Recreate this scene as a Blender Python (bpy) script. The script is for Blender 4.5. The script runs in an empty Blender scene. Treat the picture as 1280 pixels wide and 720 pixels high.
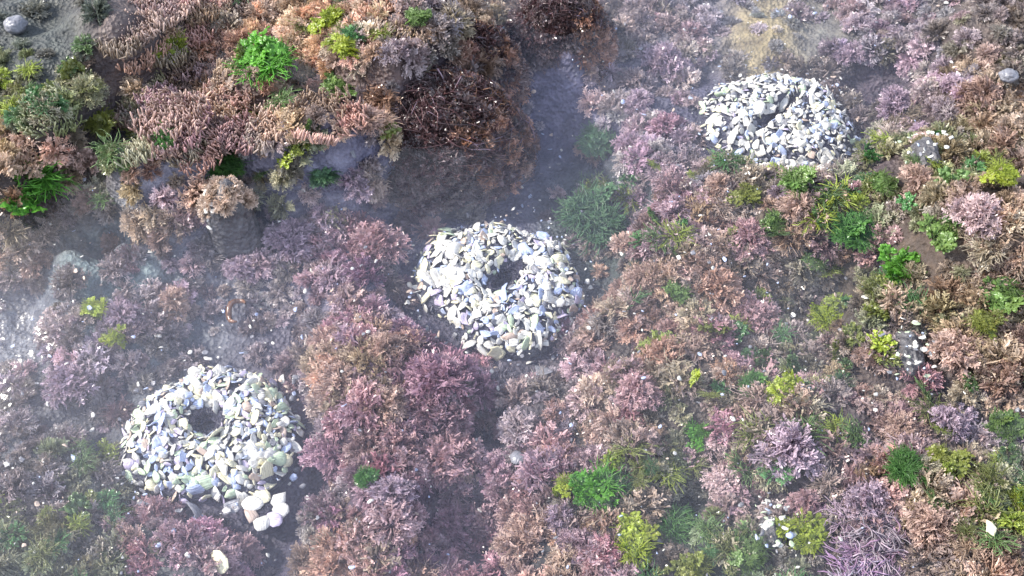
import bpy, math, random
import numpy as np
from mathutils import Vector, Matrix, noise

# Everything is laid out in centimetres and brought to metres at the very end.
RNG = np.random.default_rng(11)
random.seed(7)
S = bpy.context.scene
COL = S.collection
PI = math.pi

# ------------------------------------------------------------------ camera
H_CAM, PITCH, VFOV = 31.5, math.radians(52), math.radians(26)
FPX = 360 / math.tan(VFOV / 2)
cam_d = bpy.data.cameras.new('camera')
cam = bpy.data.objects.new('camera', cam_d); COL.objects.link(cam)
cam_d.sensor_fit = 'HORIZONTAL'
cam_d.angle = 2 * math.atan(640 / FPX)
cam.location = (0, 0, H_CAM)
cam.rotation_euler = (PI / 2 - PITCH, 0, 0)
cam_d.clip_start = 0.01; cam_d.clip_end = 100
S.camera = cam

def G(px, py, z=0.0):
    """the spot at height z seen at photo pixel px, py -> world x, y and cm per pixel there"""
    u, v = (px - 640) / FPX, (360 - py) / FPX
    f = Vector((0, math.cos(PITCH), -math.sin(PITCH)))
    up = Vector((0, math.sin(PITCH), math.cos(PITCH)))
    d = f + up * v + Vector((1, 0, 0)) * u
    t = (z - H_CAM) / d.z
    return d.x * t, d.y * t, t / FPX

def PXV(x, y, z):
    """world arrays -> photo pixels"""
    dz = z - H_CAM
    dep = y * math.cos(PITCH) - dz * math.sin(PITCH)
    upc = y * math.sin(PITCH) + dz * math.cos(PITCH)
    return 640 + FPX * x / dep, 360 - FPX * upc / dep

# ------------------------------------------------------------------ terrain height
HP = [(30,420,-3.4),(120,345,-3.8),(200,255,-3.0),(320,300,-2.7),(430,205,-3.2),(560,240,-3.6),(680,190,-3.9),(690,110,-3.6),
 (860,40,-3.0),(990,45,-2.6),(760,130,-2.6),(800,70,-2.2),(850,190,-2.8),(740,280,-3.0),(690,250,-3.6),(60,560,-2.3),(60,680,-1.9),(30,480,-2.6),(120,600,-2.2),(20,620,-2.0),(250,222,-2.8),(340,245,-3.0),(170,235,-2.8),(410,225,-3.0),(300,265,-2.9),(470,225,-3.3),(250,60,3.0),(350,60,3.0),(160,70,2.6),(100,90,2.0),(250,130,2.4),(350,125,2.0),(450,110,2.0),(480,60,2.2),(420,30,3.0),(140,180,.4),(340,145,.7),(260,145,.7),(240,200,-2.5),(330,200,-2.5),(385,180,-2.3),(60,355,-2.2),(0,385,-2.6),(150,430,-2.6),(110,400,-2.2),
 (250,380,-2.7),(400,300,-2.2),(460,310,-2.0),(330,430,-3.0),(270,430,-3.2),(620,360,-3.3),(520,300,-3.2),(730,350,-3.2),(640,450,-3.4),(258,530,-3.3),(160,540,-3.4),(370,600,-3.8),(350,690,-3.5),
 (970,150,-2.7),(880,130,-3.2),(1080,130,-3.2),(480,430,-2.0),(450,520,-1.6),(560,500,-1.5),(480,620,-1.6),(400,650,-2.2),(610,570,-2.5),(590,690,-2.8),
 (850,300,-1.6),(1000,250,-1.1),(940,220,-1.6),(1200,200,0.4),(1255,260,0.8),(1190,120,0.1),(1250,40,0.6),(1100,40,-1.8),(1130,140,-1.7),(1100,400,-1.2),(1000,400,-1.9),(1250,400,-.4),(1000,560,-1.3),
 (900,650,-1.6),(1200,640,-0.8),(1080,700,-1.6),(760,420,-1.9),(830,470,-1.5),(640,520,-2.2),(700,620,-1.8),(720,700,-1.6),(820,600,-1.7),(1250,560,-1.4),(150,650,-2.4),(230,690,-2.2),
 (0,200,1.6),(50,130,2.0),(50,250,1.2),(60,275,-.6),(0,350,-2.6),(-60,380,-3.2),(-60,330,-2.8),(70,345,-2.6),(130,160,2.2),(200,100,3.0),(300,100,3.0),(400,100,2.6),(300,30,3.5),(460,60,2.4),(520,20,1.6),
 (200,160,.6),(180,215,-2.5),(300,150,.8),(280,210,-2.5),(370,145,.7),(390,195,-2.2),(440,150,.4),(60,60,1.2),(60,10,1.0),(130,20,2.2),(600,20,1.0),(700,20,0.6),(650,80,-1.5),(760,50,-2.2),(120,300,-2.0),(130,250,-1.4),(100,220,.4)]
def raise_(a, b, c):
    # the right half and the mauve bed grow almost up to the surface
    if a > 780 and b > 200: return max(c, -2.2) + .75
    if 380 < a <= 780 and b > 400: return c + .45
    if a > 820 and b <= 200 and c < 0: return c + .8
    if a < 540 and b < 200 and c > 0: return c + .25
    return c
HP = [(a, b, raise_(a, b, c)) for a, b, c in HP]
HOLES = [(378, 612, 26), (352, 682, 26), (590, 690, 20), (655, 448, 30), (608, 562, 18), (888, 122, 24), (1086, 128, 26), (500, 300, 20), (150, 545, 22), (1000, 420, 16), (848, 655, 22), (560, 240, 40), (640, 235, 40), (695, 175, 26), (690, 110, 26), (100, 350, 30), (150, 335, 24), (35, 400, 32), (215, 245, 24), (180, 255, 24), (470, 85, 0), (232, 470, 0), (1200, 575, 14), (880, 500, 12), (350, 240, 22)]
HP += [(h_[0], h_[1], -3.7 if h_[0] < 800 else -2.6) for h_ in HOLES if h_[2] > 15]
hpx = np.array([[*G(a, b, c)[:2], c] for a, b, c in HP])

def fnoise(x, y, s, seed=0.0):
    return np.array([noise.noise(Vector((a * s, b * s, seed))) for a, b in zip(np.ravel(x), np.ravel(y))]).reshape(np.shape(x))

def base_h(x, y):
    x = np.asarray(x, float); y = np.asarray(y, float)
    num = np.zeros_like(x); den = np.zeros_like(x) + 1e-12
    for a, b, c in hpx:
        d2 = (x - a) ** 2 + (y - b) ** 2
        w = 1.0 / (d2 + .8) ** 2.4
        num += w * c; den += w
    return num / den

def ground_h(x, y):
    return base_h(x, y) + .38 * fnoise(x, y, .55) + .22 * fnoise(x, y, 1.5, 4.) + .08 * fnoise(x, y, 4., 9.)

# ------------------------------------------------------------------ materials
def new_mat(name):
    m = bpy.data.materials.new(name); m.use_nodes = True
    nt = m.node_tree; nt.nodes.clear()
    out = nt.nodes.new('ShaderNodeOutputMaterial')
    return m, nt, out

def link(nt, a, ao, b, bi): nt.links.new(a.outputs[ao], b.inputs[bi])

def algae_mat(name, rough=.45, transl=.25, bump=.0, spec=.5, coat=0.):
    m, nt, out = new_mat(name)
    at = nt.nodes.new('ShaderNodeAttribute'); at.attribute_name = 'Col'
    tc = nt.nodes.new('ShaderNodeTexCoord')
    nz = nt.nodes.new('ShaderNodeTexNoise'); nz.inputs['Scale'].default_value = 3.2; nz.inputs['Detail'].default_value = 4
    link(nt, tc, 'Object', nz, 'Vector')
    mr = nt.nodes.new('ShaderNodeMapRange'); mr.inputs[1].default_value = .3; mr.inputs[2].default_value = .7
    mr.inputs[3].default_value = .62; mr.inputs[4].default_value = 1.3
    link(nt, nz, 'Fac', mr, 0)
    mul = nt.nodes.new('ShaderNodeVectorMath'); mul.operation = 'SCALE'
    link(nt, at, 'Color', mul, 0); link(nt, mr, 0, mul, 'Scale')
    p = nt.nodes.new('ShaderNodeBsdfPrincipled')
    p.inputs['Roughness'].default_value = rough; p.inputs['Specular IOR Level'].default_value = spec
    p.inputs['Coat Weight'].default_value = coat; p.inputs['Coat Roughness'].default_value = .12
    link(nt, mul, 0, p, 'Base Color')
    if transl:
        tr = nt.nodes.new('ShaderNodeBsdfTranslucent'); link(nt, mul, 0, tr, 'Color')
        mx = nt.nodes.new('ShaderNodeMixShader'); mx.inputs[0].default_value = transl
        link(nt, p, 0, mx, 1); link(nt, tr, 0, mx, 2); link(nt, mx, 0, out, 'Surface')
    else:
        link(nt, p, 0, out, 'Surface')
    return m

M_COR = algae_mat('coralline', .32, .22, coat=.15)
M_ULVA = algae_mat('sea_lettuce', .3, .45, spec=.6)
M_WET = algae_mat('wet_seaweed', .22, .12, spec=.7, coat=.4)

def rock_mat(name, ramp, scale=1.2, rough=.5, bump=.35, attr=False):
    m, nt, out = new_mat(name)
    tc = nt.nodes.new('ShaderNodeTexCoord')
    n1 = nt.nodes.new('ShaderNodeTexNoise'); n1.inputs['Scale'].default_value = scale; n1.inputs['Detail'].default_value = 8; n1.inputs['Roughness'].default_value = .65
    link(nt, tc, 'Object', n1, 'Vector')
    cr = nt.nodes.new('ShaderNodeValToRGB'); el = cr.color_ramp.elements
    el[0].position = ramp[0][0]; el[0].color = (*ramp[0][1], 1)
    el[1].position = ramp[-1][0]; el[1].color = (*ramp[-1][1], 1)
    for pos, c in ramp[1:-1]:
        e = el.new(pos); e.color = (*c, 1)
    link(nt, n1, 'Fac', cr, 'Fac')
    p = nt.nodes.new('ShaderNodeBsdfPrincipled'); p.inputs['Roughness'].default_value = rough
    if attr:
        at = nt.nodes.new('ShaderNodeAttribute'); at.attribute_name = 'Col'
        mx = nt.nodes.new('ShaderNodeMix'); mx.data_type = 'RGBA'; mx.blend_type = 'MULTIPLY'; mx.inputs[0].default_value = 1
        link(nt, cr, 'Color', mx, 6); link(nt, at, 'Color', mx, 7); link(nt, mx, 2, p, 'Base Color')
    else:
        link(nt, cr, 'Color', p, 'Base Color')
    v = nt.nodes.new('ShaderNodeTexVoronoi'); v.inputs['Scale'].default_value = scale * 5
    link(nt, tc, 'Object', v, 'Vector')
    ad = nt.nodes.new('ShaderNodeMath'); ad.operation = 'MULTIPLY_ADD'; ad.inputs[1].default_value = .4
    link(nt, v, 'Distance', ad, 0); link(nt, n1, 'Fac', ad, 2)
    b = nt.nodes.new('ShaderNodeBump'); b.inputs['Strength'].default_value = .9; b.inputs['Distance'].default_value = bump * .01
    link(nt, ad, 0, b, 'Height'); link(nt, b, 0, p, 'Normal')
    link(nt, p, 0, out, 'Surface')
    return m

M_BED = rock_mat('pool_bed', [(.3, (.34, .32, .38)), (.48, (.62, .6, .66)), (.6, (1.0, .95, .98)), (.72, (1.3, 1.3, 1.3))], 1.3, .55, .35, True)
M_ROCK = rock_mat('wet_rock', [(.3, (.03, .03, .034)), (.5, (.1, .095, .1)), (.7, (.24, .23, .23))], 1.1, .35, .3)
M_BODY = rock_mat('anemone_body', [(.3, (.02, .02, .035)), (.5, (.05, .05, .08)), (.7, (.10, .11, .12))], 2.2, .4, .2)
M_DISC = rock_mat('oral_disc', [(.3, (.012, .01, .025)), (.55, (.03, .027, .055)), (.75, (.06, .06, .09))], 2.5, .4, .2)
M_CRUST = rock_mat('pink_crust', [(.3, (.22, .13, .15)), (.5, (.42, .28, .31)), (.7, (.60, .48, .50))], 1.6, .5, .25)

def shell_mat(name, c, rough=.35):
    m, nt, out = new_mat(name)
    tc = nt.nodes.new('ShaderNodeTexCoord')
    n1 = nt.nodes.new('ShaderNodeTexNoise'); n1.inputs['Scale'].default_value = 6; n1.inputs['Detail'].default_value = 5
    link(nt, tc, 'Object', n1, 'Vector')
    w = nt.nodes.new('ShaderNodeTexWave'); w.wave_type = 'RINGS'; w.inputs['Scale'].default_value = 5; w.inputs['Distortion'].default_value = 2
    link(nt, tc, 'Object', w, 'Vector')
    ad = nt.nodes.new('ShaderNodeMath'); ad.operation = 'MULTIPLY_ADD'; ad.inputs[1].default_value = .22
    link(nt, w, 'Fac', ad, 0); link(nt, n1, 'Fac', ad, 2)
    cr = nt.nodes.new('ShaderNodeValToRGB'); el = cr.color_ramp.elements
    el[0].position = .30; el[0].color = (c[0] * .5, c[1] * .48, c[2] * .48, 1)
    el[1].position = .56; el[1].color = (*c, 1)
    link(nt, ad, 0, cr, 'Fac')
    p = nt.nodes.new('ShaderNodeBsdfPrincipled'); p.inputs['Roughness'].default_value = rough
    link(nt, cr, 'Color', p, 'Base Color')
    b = nt.nodes.new('ShaderNodeBump'); b.inputs['Strength'].default_value = .5; b.inputs['Distance'].default_value = .0006
    link(nt, ad, 0, b, 'Height'); link(nt, b, 0, p, 'Normal')
    link(nt, p, 0, out, 'Surface')
    return m
SH = [shell_mat('shell_white', (.66, .64, .58)), shell_mat('shell_cream', (.76, .71, .48)), shell_mat('shell_blue', (.46, .53, .72)),
      shell_mat('shell_green', (.52, .62, .42)), shell_mat('shell_grey', (.20, .20, .22)), shell_mat('shell_tan', (.52, .40, .32)),
      shell_mat('shell_lilac', (.55, .48, .62))]

# ------------------------------------------------------------------ mesh building
def make_mesh(name, V, T, C=None, mat=None, smooth=False, mats=None, mi=None):
    V = np.ascontiguousarray(V, np.float32); T = np.ascontiguousarray(T, np.int32)
    me = bpy.data.meshes.new(name)
    me.vertices.add(len(V)); me.vertices.foreach_set('co', V.ravel())
    k = T.shape[1]
    me.loops.add(T.size); me.loops.foreach_set('vertex_index', T.ravel())
    me.polygons.add(len(T)); me.polygons.foreach_set('loop_start', np.arange(0, T.size, k, dtype=np.int32))
    if smooth: me.polygons.foreach_set('use_smooth', np.ones(len(T), bool))
    if C is not None:
        a = me.color_attributes.new('Col', 'FLOAT_COLOR', 'POINT')
        cc = np.ones((len(V), 4), np.float32); cc[:, :3] = C
        a.data.foreach_set('color', cc.ravel())
    for m in (mats or ([mat] if mat else [])): me.materials.append(m)
    if mi is not None: me.polygons.foreach_set('material_index', np.ascontiguousarray(mi, np.int32))
    me.update(calc_edges=True); me.validate()
    return me

def link_obj(name, me, parent=None, loc=(0, 0, 0), rot=(0, 0, 0), label=None, cat=None, group=None, kind=None):
    o = bpy.data.objects.new(name, me); COL.objects.link(o)
    o.location = loc; o.rotation_euler = rot
    if parent: o.parent = parent
    if label: o['label'] = label
    if cat: o['category'] = cat
    if group: o['group'] = group
    if kind: o['kind'] = kind
    return o

class Acc:
    def __init__(s): s.V, s.T, s.C, s.n = [], [], [], 0
    def add(s, V, T, C):
        s.V.append(np.asarray(V, np.float32)); s.T.append(np.asarray(T, np.int32) + s.n)
        C = np.asarray(C, np.float32)
        if C.ndim == 1: C = np.repeat(C[None], len(V), 0)
        s.C.append(C); s.n += len(V)
    def get(s): return np.concatenate(s.V), np.concatenate(s.T), np.concatenate(s.C)

def frame(d):
    d = d / (np.linalg.norm(d) + 1e-9)
    a = np.array([0, 0, 1.]) if abs(d[2]) < .9 else np.array([1., 0, 0])
    u = np.cross(d, a); u /= np.linalg.norm(u) + 1e-9
    return u, np.cross(d, u)

def tube(P, R, n=3):
    """tapered tube along points P; returns verts, tris, t per vertex"""
    P = np.asarray(P, float); m = len(P); V = []; tt = []
    ph = random.random() * 6
    for i in range(m):
        d = P[min(i + 1, m - 1)] - P[max(i - 1, 0)]
        u, w = frame(d)
        for k in range(n):
            a = ph + 2 * PI * k / n
            V.append(P[i] + R[i] * (math.cos(a) * u + math.sin(a) * w)); tt.append(i / (m - 1))
    T = []
    for i in range(m - 1):
        for k in range(n):
            a, b = i * n + k, i * n + (k + 1) % n
            T += [(a, b, b + n), (a, b + n, a + n)]
    for k in range(1, n - 1): T.append(((m - 1) * n, (m - 1) * n + k, (m - 1) * n + k + 1))
    return np.array(V), np.array(T), np.array(tt)

# --- templates: unit radius tufts; third array = blend 0 (base) .. 1 (pale tip)
def coralline_template(seed, stems=58, flat=.75, twig=.24):
    r = random.Random(seed); random.seed(seed); A = Acc()
    for s in range(stems):
        az = r.uniform(0, 2 * PI); th = math.acos(1 - r.random() * .92)
        L = r.uniform(.72, 1.06)
        b = np.array([math.cos(az), math.sin(az), 0]) * r.uniform(0, .3)
        e = np.array([math.sin(th) * math.cos(az) * L, math.sin(th) * math.sin(az) * L, max(.08, math.cos(th) * L * flat)])
        mid = b * .3 + e * .55 + np.array([r.gauss(0, .08), r.gauss(0, .08), .16 + r.gauss(0, .06)])
        P = []
        for i in range(5):
            t = i / 4; P.append((1 - t) ** 2 * b + 2 * t * (1 - t) * mid + t * t * e)
        P = np.array(P); w = r.uniform(.026, .042)
        V, T, tt = tube(P, [w, w * .9, w * .95, w * .9, w * .75], 3)
        A.add(V, T, np.repeat(tt[:, None], 3, 1))
        d = P[-1] - P[1]; d /= np.linalg.norm(d) + 1e-9
        rv = np.array([r.gauss(0, 1) for _ in range(3)]); side = np.cross(d, rv); side /= np.linalg.norm(side) + 1e-9
        for i, t in enumerate((.34, .48, .62, .75, .87, .97)):
            q = (1 - t) ** 2 * b + 2 * t * (1 - t) * mid + t * t * e
            for sg in (-1, 1):
                l = twig * r.uniform(.6, 1.1) * (1.05 - .5 * abs(t - .65))
                dd = side * sg * .8 + d * r.uniform(.35, .8) + np.array([r.gauss(0, .18) for _ in range(3)])
                dd /= np.linalg.norm(dd)
                nn = np.cross(dd, side * .3 + rv * .5); nn /= np.linalg.norm(nn) + 1e-9
                w2 = w * r.uniform(.7, 1.0)
                V = np.array([q + nn * w2 * .55, q - nn * w2 * .55, q + dd * l * .95 - nn * w2 * 1.05, q + dd * l - nn * .0 + dd * w2 * .6, q + dd * l * .95 + nn * w2 * 1.05])
                A.add(V, [(0, 1, 2), (0, 2, 4), (4, 2, 3)], np.repeat(np.array([t * .6, t * .6, 1, 1, 1.])[:, None], 3, 1))
    V, T, C = A.get(); return V, T, C[:, 0]

def ulva_template(seed, blades=34, lo=.45, up=.4):
    r = random.Random(seed); A = Acc()
    for s in range(blades):
        az = r.uniform(0, 2 * PI); L = r.uniform(.3, .6); W = r.uniform(.10, .26); oa = r.uniform(0, 2 * PI); oq = math.sqrt(r.random()) * .62; ox, oy = math.cos(oa) * oq, math.sin(oa) * oq; az = oa + r.gauss(0, 1.1); lift = r.uniform(lo * .3, up * 1.3)
        ph, fr, am = r.uniform(0, 6), r.uniform(5, 9), r.uniform(.05, .13)
        nu, nv = 7, 6; V = []; tt = []
        for i in range(nu):
            t = i / (nu - 1)
            wd = W * (math.sin(PI * min(1, t * .8 + .16)) ** .7)
            for j in range(nv):
                v = j / (nv - 1) * 2 - 1
                x = L * t; y = wd * v; z = lift * math.sin(t * PI * .72) + am * math.sin(fr * t * 1.3 + ph + v * 3) * (.3 + abs(v)) + .07 * v * math.cos(ph + t * fr)
                x += .06 * math.sin(v * fr + ph)
                V.append((ox + x * math.cos(az) - y * math.sin(az), oy + x * math.sin(az) + y * math.cos(az), max(.0, z + .1 * (1 - oq)))); tt.append(.25 + .75 * t)
        T = []
        for i in range(nu - 1):
            for j in range(nv - 1):
                a = i * nv + j; T += [(a, a + 1, a + nv + 1), (a, a + nv + 1, a + nv)]
        A.add(V, T, np.repeat(np.array(tt)[:, None], 3, 1))
    V, T, C = A.get(); return V, T, C[:, 0]

def filament_template(seed, n=90, curl=.35, w=.016, flat=.6):
    r = random.Random(seed); random.seed(seed); A = Acc()
    for s in range(n):
        az = r.uniform(0, 2 * PI); L = r.uniform(.5, 1.15); th = r.uniform(.2, 1.5)
        p = np.array([math.cos(az), math.sin(az), 0]) * r.uniform(0, .35); P = [p]
        d = np.array([math.sin(th) * math.cos(az), math.sin(th) * math.sin(az), math.cos(th)])
        for i in range(6):
            d = d + np.array([r.gauss(0, curl), r.gauss(0, curl), r.gauss(0, curl) - .22]); d /= np.linalg.norm(d)
            p = p + d * L / 6 * np.array([1, 1, flat]); p = p.copy(); p[2] = max(p[2], .02); P.append(p)
        ww = w * r.uniform(.7, 1.6)
        V, T, tt = tube(P, [ww] * 6 + [ww * .4], 3)
        A.add(V, T, np.repeat(tt[:, None], 3, 1))
    V, T, C = A.get(); return V, T, C[:, 0]

def nub_template(seed, n=120):
    r = random.Random(seed); random.seed(seed); A = Acc()
    for s in range(n):
        a = r.uniform(0, 2 * PI); q = math.sqrt(r.random())
        b = np.array([math.cos(a) * q, math.sin(a) * q, -.1]); h = r.uniform(.18, .42)
        t = b + np.array([r.gauss(0, .12), r.gauss(0, .12), h])
        w = r.uniform(.025, .055)
        V, T, tt = tube([b, b * .4 + t * .6, t, t + (t - b) * .12], [w, w * 1.05, w * .85, w * .3], 4)
        A.add(V, T, np.repeat(tt[:, None], 3, 1))
    V, T, C = A.get(); return V, T, C[:, 0]

TC = [coralline_template(i) for i in range(8)] + [coralline_template(20 + i, 70, .6, .17) for i in range(4)]
TU = [ulva_template(40 + i) for i in range(6)]
TF = [filament_template(60 + i) for i in range(5)]
TN = [nub_template(80 + i) for i in range(4)]

def place(A, tpl, x, y, z, r, rz, tilt, col, tip, hz=1.0):
    V, T, b = tpl
    M = Matrix.Rotation(rz, 3, 'Z'); M = Matrix.Rotation(tilt[0], 3, 'X') @ Matrix.Rotation(tilt[1], 3, 'Y') @ M
    V2 = (V * np.array([r, r, r * hz])) @ np.array(M).T + np.array([x, y, z])
    col = np.array(col); tip = np.array(tip)
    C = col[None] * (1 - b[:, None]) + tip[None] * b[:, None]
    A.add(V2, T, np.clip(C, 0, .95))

# ------------------------------------------------------------------ colour plan of the turf, 80 px cells of the photo
GRID = ["KKSTTTDBBDLWWLLD",
        "OOSSTTMMWLLAADLB",
        "TOTDOWMMWLLAAOOB",
        "BDWLLPPAADPTTPOT",
        "DWLLLPAAATTPDOBB",
        "LLDWLTPADPBPODTT",
        "DDAAAPPPLTOTPPPL",
        "DOAADPPPPTOPPPTO",
        "OOPPDTPPTPDGDFBT"]
PAL = {'P': ((.30,.165,.195), 1), 'T': ((.37,.25,.175), 1), 'B': ((.27,.17,.10), 1), 'O': ((.17,.18,.08), 1), 'D': ((.15,.125,.125), .9),
       'L': ((.33,.26,.28), .85), 'G': ((.14,.22,.07), 1), 'S': ((.36,.24,.20), 1), 'W': ((.28,.25,.26), .3), 'K': ((.07,.08,.06), .15),
       'A': ((.16,.1,.13), 0.0), 'M': ((.14,.06,.05), .0), 'F': ((.26,.19,.26), 1)}

def cell(px, py):
    i = int(min(15, max(0, px // 80))); j = int(min(8, max(0, py // 80)))
    return GRID[j][i]

# anemones: pixel centre, radius px, height cm, mouth half axes (rel), mouth angle, mouth offset (rel)
ANEM = [dict(p=(624, 348), r=104, H=1.15, m=(.34, .14), ma=.85, mo=(.08, .0), seed=3,
             label='large shell-covered anemone in the middle of the pool, big white shells on its left edge'),
        dict(p=(263, 536), r=105, H=1.1, m=(.23, .21), ma=.0, mo=(-.05, .12), seed=8,
             label='shell-covered anemone with a round dark mouth beside the mauve seaweed, tiny flower-like one below it'),
        dict(p=(975, 146), r=92, H=1.05, m=(.44, .065), ma=.8, mo=(-.02, .05), seed=15,
             label='shell-covered anemone with a slit-like mouth, in front of the sandy yellow patch')]
for a in ANEM:
    a['z'] = {3: -2.9, 8: -3.0, 15: -2.2}[a['seed']]
    x, y, s = G(*a['p'], a['z'] + .6); a['x'], a['y'], a['R'] = x, y, a['r'] * s
SMALL = G(332, 636, -2.4)

def blocked(x, y, pad=0.):
    for a in ANEM:
        if math.hypot(x - a['x'], y - a['y']) < a['R'] * 1.04 + pad: return True
    if math.hypot(x - SMALL[0], y - SMALL[1]) < 1.0 + pad: return True
    return False
HOLE_XY = [(*G(h_[0], h_[1], -3.0)[:2], h_[2] * G(h_[0], h_[1], -3.0)[2]) for h_ in HOLES]
def in_hole(x, y, r):
    return any((x - q[0]) ** 2 + (y - q[1]) ** 2 < (q[2] * 1.15 + r * .2) ** 2 for q in HOLE_XY)

# ------------------------------------------------------------------ pool bed
nx, ny = 300, 280
u = np.linspace(-1, 1, nx); v = np.linspace(0, 1, ny)
gx = (u * 26 + np.sign(u) * np.abs(u) ** 5 * 55)[None, :].repeat(ny, 0)
vy = 5 + v * 46; vy = vy + np.where(v > .9, (v - .9) * 600, 0) - np.where(v < .1, (.1 - v) * 500, 0)
gy = vy[:, None].repeat(nx, 1)
gz = ground_h(gx, gy)
for a in ANEM:
    d = np.hypot(gx - a['x'], gy - a['y']) / a['R']
    w = np.clip(1.5 - d, 0, .35) / .35; w = w * w * (3 - 2 * w)
    gz = gz * (1 - w) + (a['z'] - .1) * w
px, py = PXV(gx, gy, gz)
bc = np.zeros((ny, nx, 3))
BP = [(60, 60, (.13, .15, .13)), (160, 60, (.22, .17, .15)), (300, 100, (.22, .15, .12)), (60, 240, (.12, .09, .07)), (450, 60, (.2, .13, .10)),
      (240, 230, (.42, .41, .46)), (130, 345, (.24, .33, .32)), (30, 400, (.27, .30, .33)), (400, 220, (.28, .28, .36)), (600, 240, (.24, .24, .35)), (480, 235, (.26, .26, .36)), (690, 130, (.24, .24, .35)), (640, 60, (.08, .05, .06)),  # channel entries: the water's blue-grey veil is put into the bed colour
      (860, 30, (.24, .23, .26)), (960, 55, (.62, .52, .26)), (1020, 50, (.25, .25, .22)), (1080, 130, (.13, .10, .13)), (880, 130, (.12, .12, .19)),
      (360, 600, (.10, .09, .14)), (60, 520, (.17, .18, .19)), (60, 680, (.16, .18, .13)), (450, 560, (.14, .08, .10)), (640, 350, (.10, .09, .13)), (740, 280, (.08, .12, .09)),
      (1000, 300, (.16, .13, .09)), (1200, 200, (.2, .14, .09)), (1000, 600, (.13, .10, .10)), (800, 500, (.14, .11, .09)), (1200, 600, (.16, .12, .10)), (850, 670, (.06, .08, .06))]
den = np.zeros((ny, nx, 1)) + 1e-12
for a, b, c in BP:
    w = 1 / ((px - a) ** 2 + (py - b) ** 2 + 900) ** 2
    bc += w[..., None] * np.array(c); den += w[..., None]
bc /= den
bc *= .72
idx = np.arange(nx * ny).reshape(ny, nx)
Q = np.stack([idx[:-1, :-1], idx[:-1, 1:], idx[1:, 1:], idx[1:, :-1]], -1).reshape(-1, 4)
me = make_mesh('pool_bed', np.stack([gx, gy, gz], -1).reshape(-1, 3), Q, bc.reshape(-1, 3), M_BED, True)
link_obj('pool_bed', me, kind='structure', label='rocky tide pool bed with grey sediment')

# bilinear lookup of the bed height
ux = gx[0]; uy = gy[:, 0]
def bed(x, y):
    i = np.clip(np.searchsorted(ux, x) - 1, 0, nx - 2); j = np.clip(np.searchsorted(uy, y) - 1, 0, ny - 2)
    a = (x - ux[i]) / (ux[i + 1] - ux[i]); b = (y - uy[j]) / (uy[j + 1] - uy[j])
    return (gz[j, i] * (1 - a) * (1 - b) + gz[j, i + 1] * a * (1 - b) + gz[j + 1, i] * (1 - a) * b + gz[j + 1, i + 1] * a * b)

# ------------------------------------------------------------------ individually placed algae
GREEN = []   # (px, py, r px, colour key, label)
UL = {'lime': (.34,.42,.05), 'vivid': (.12,.36,.05), 'green': (.14,.24,.07), 'dark': (.08,.22,.06), 'olive': (.22,.25,.06), 'teal': (.09,.20,.11)}

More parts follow.
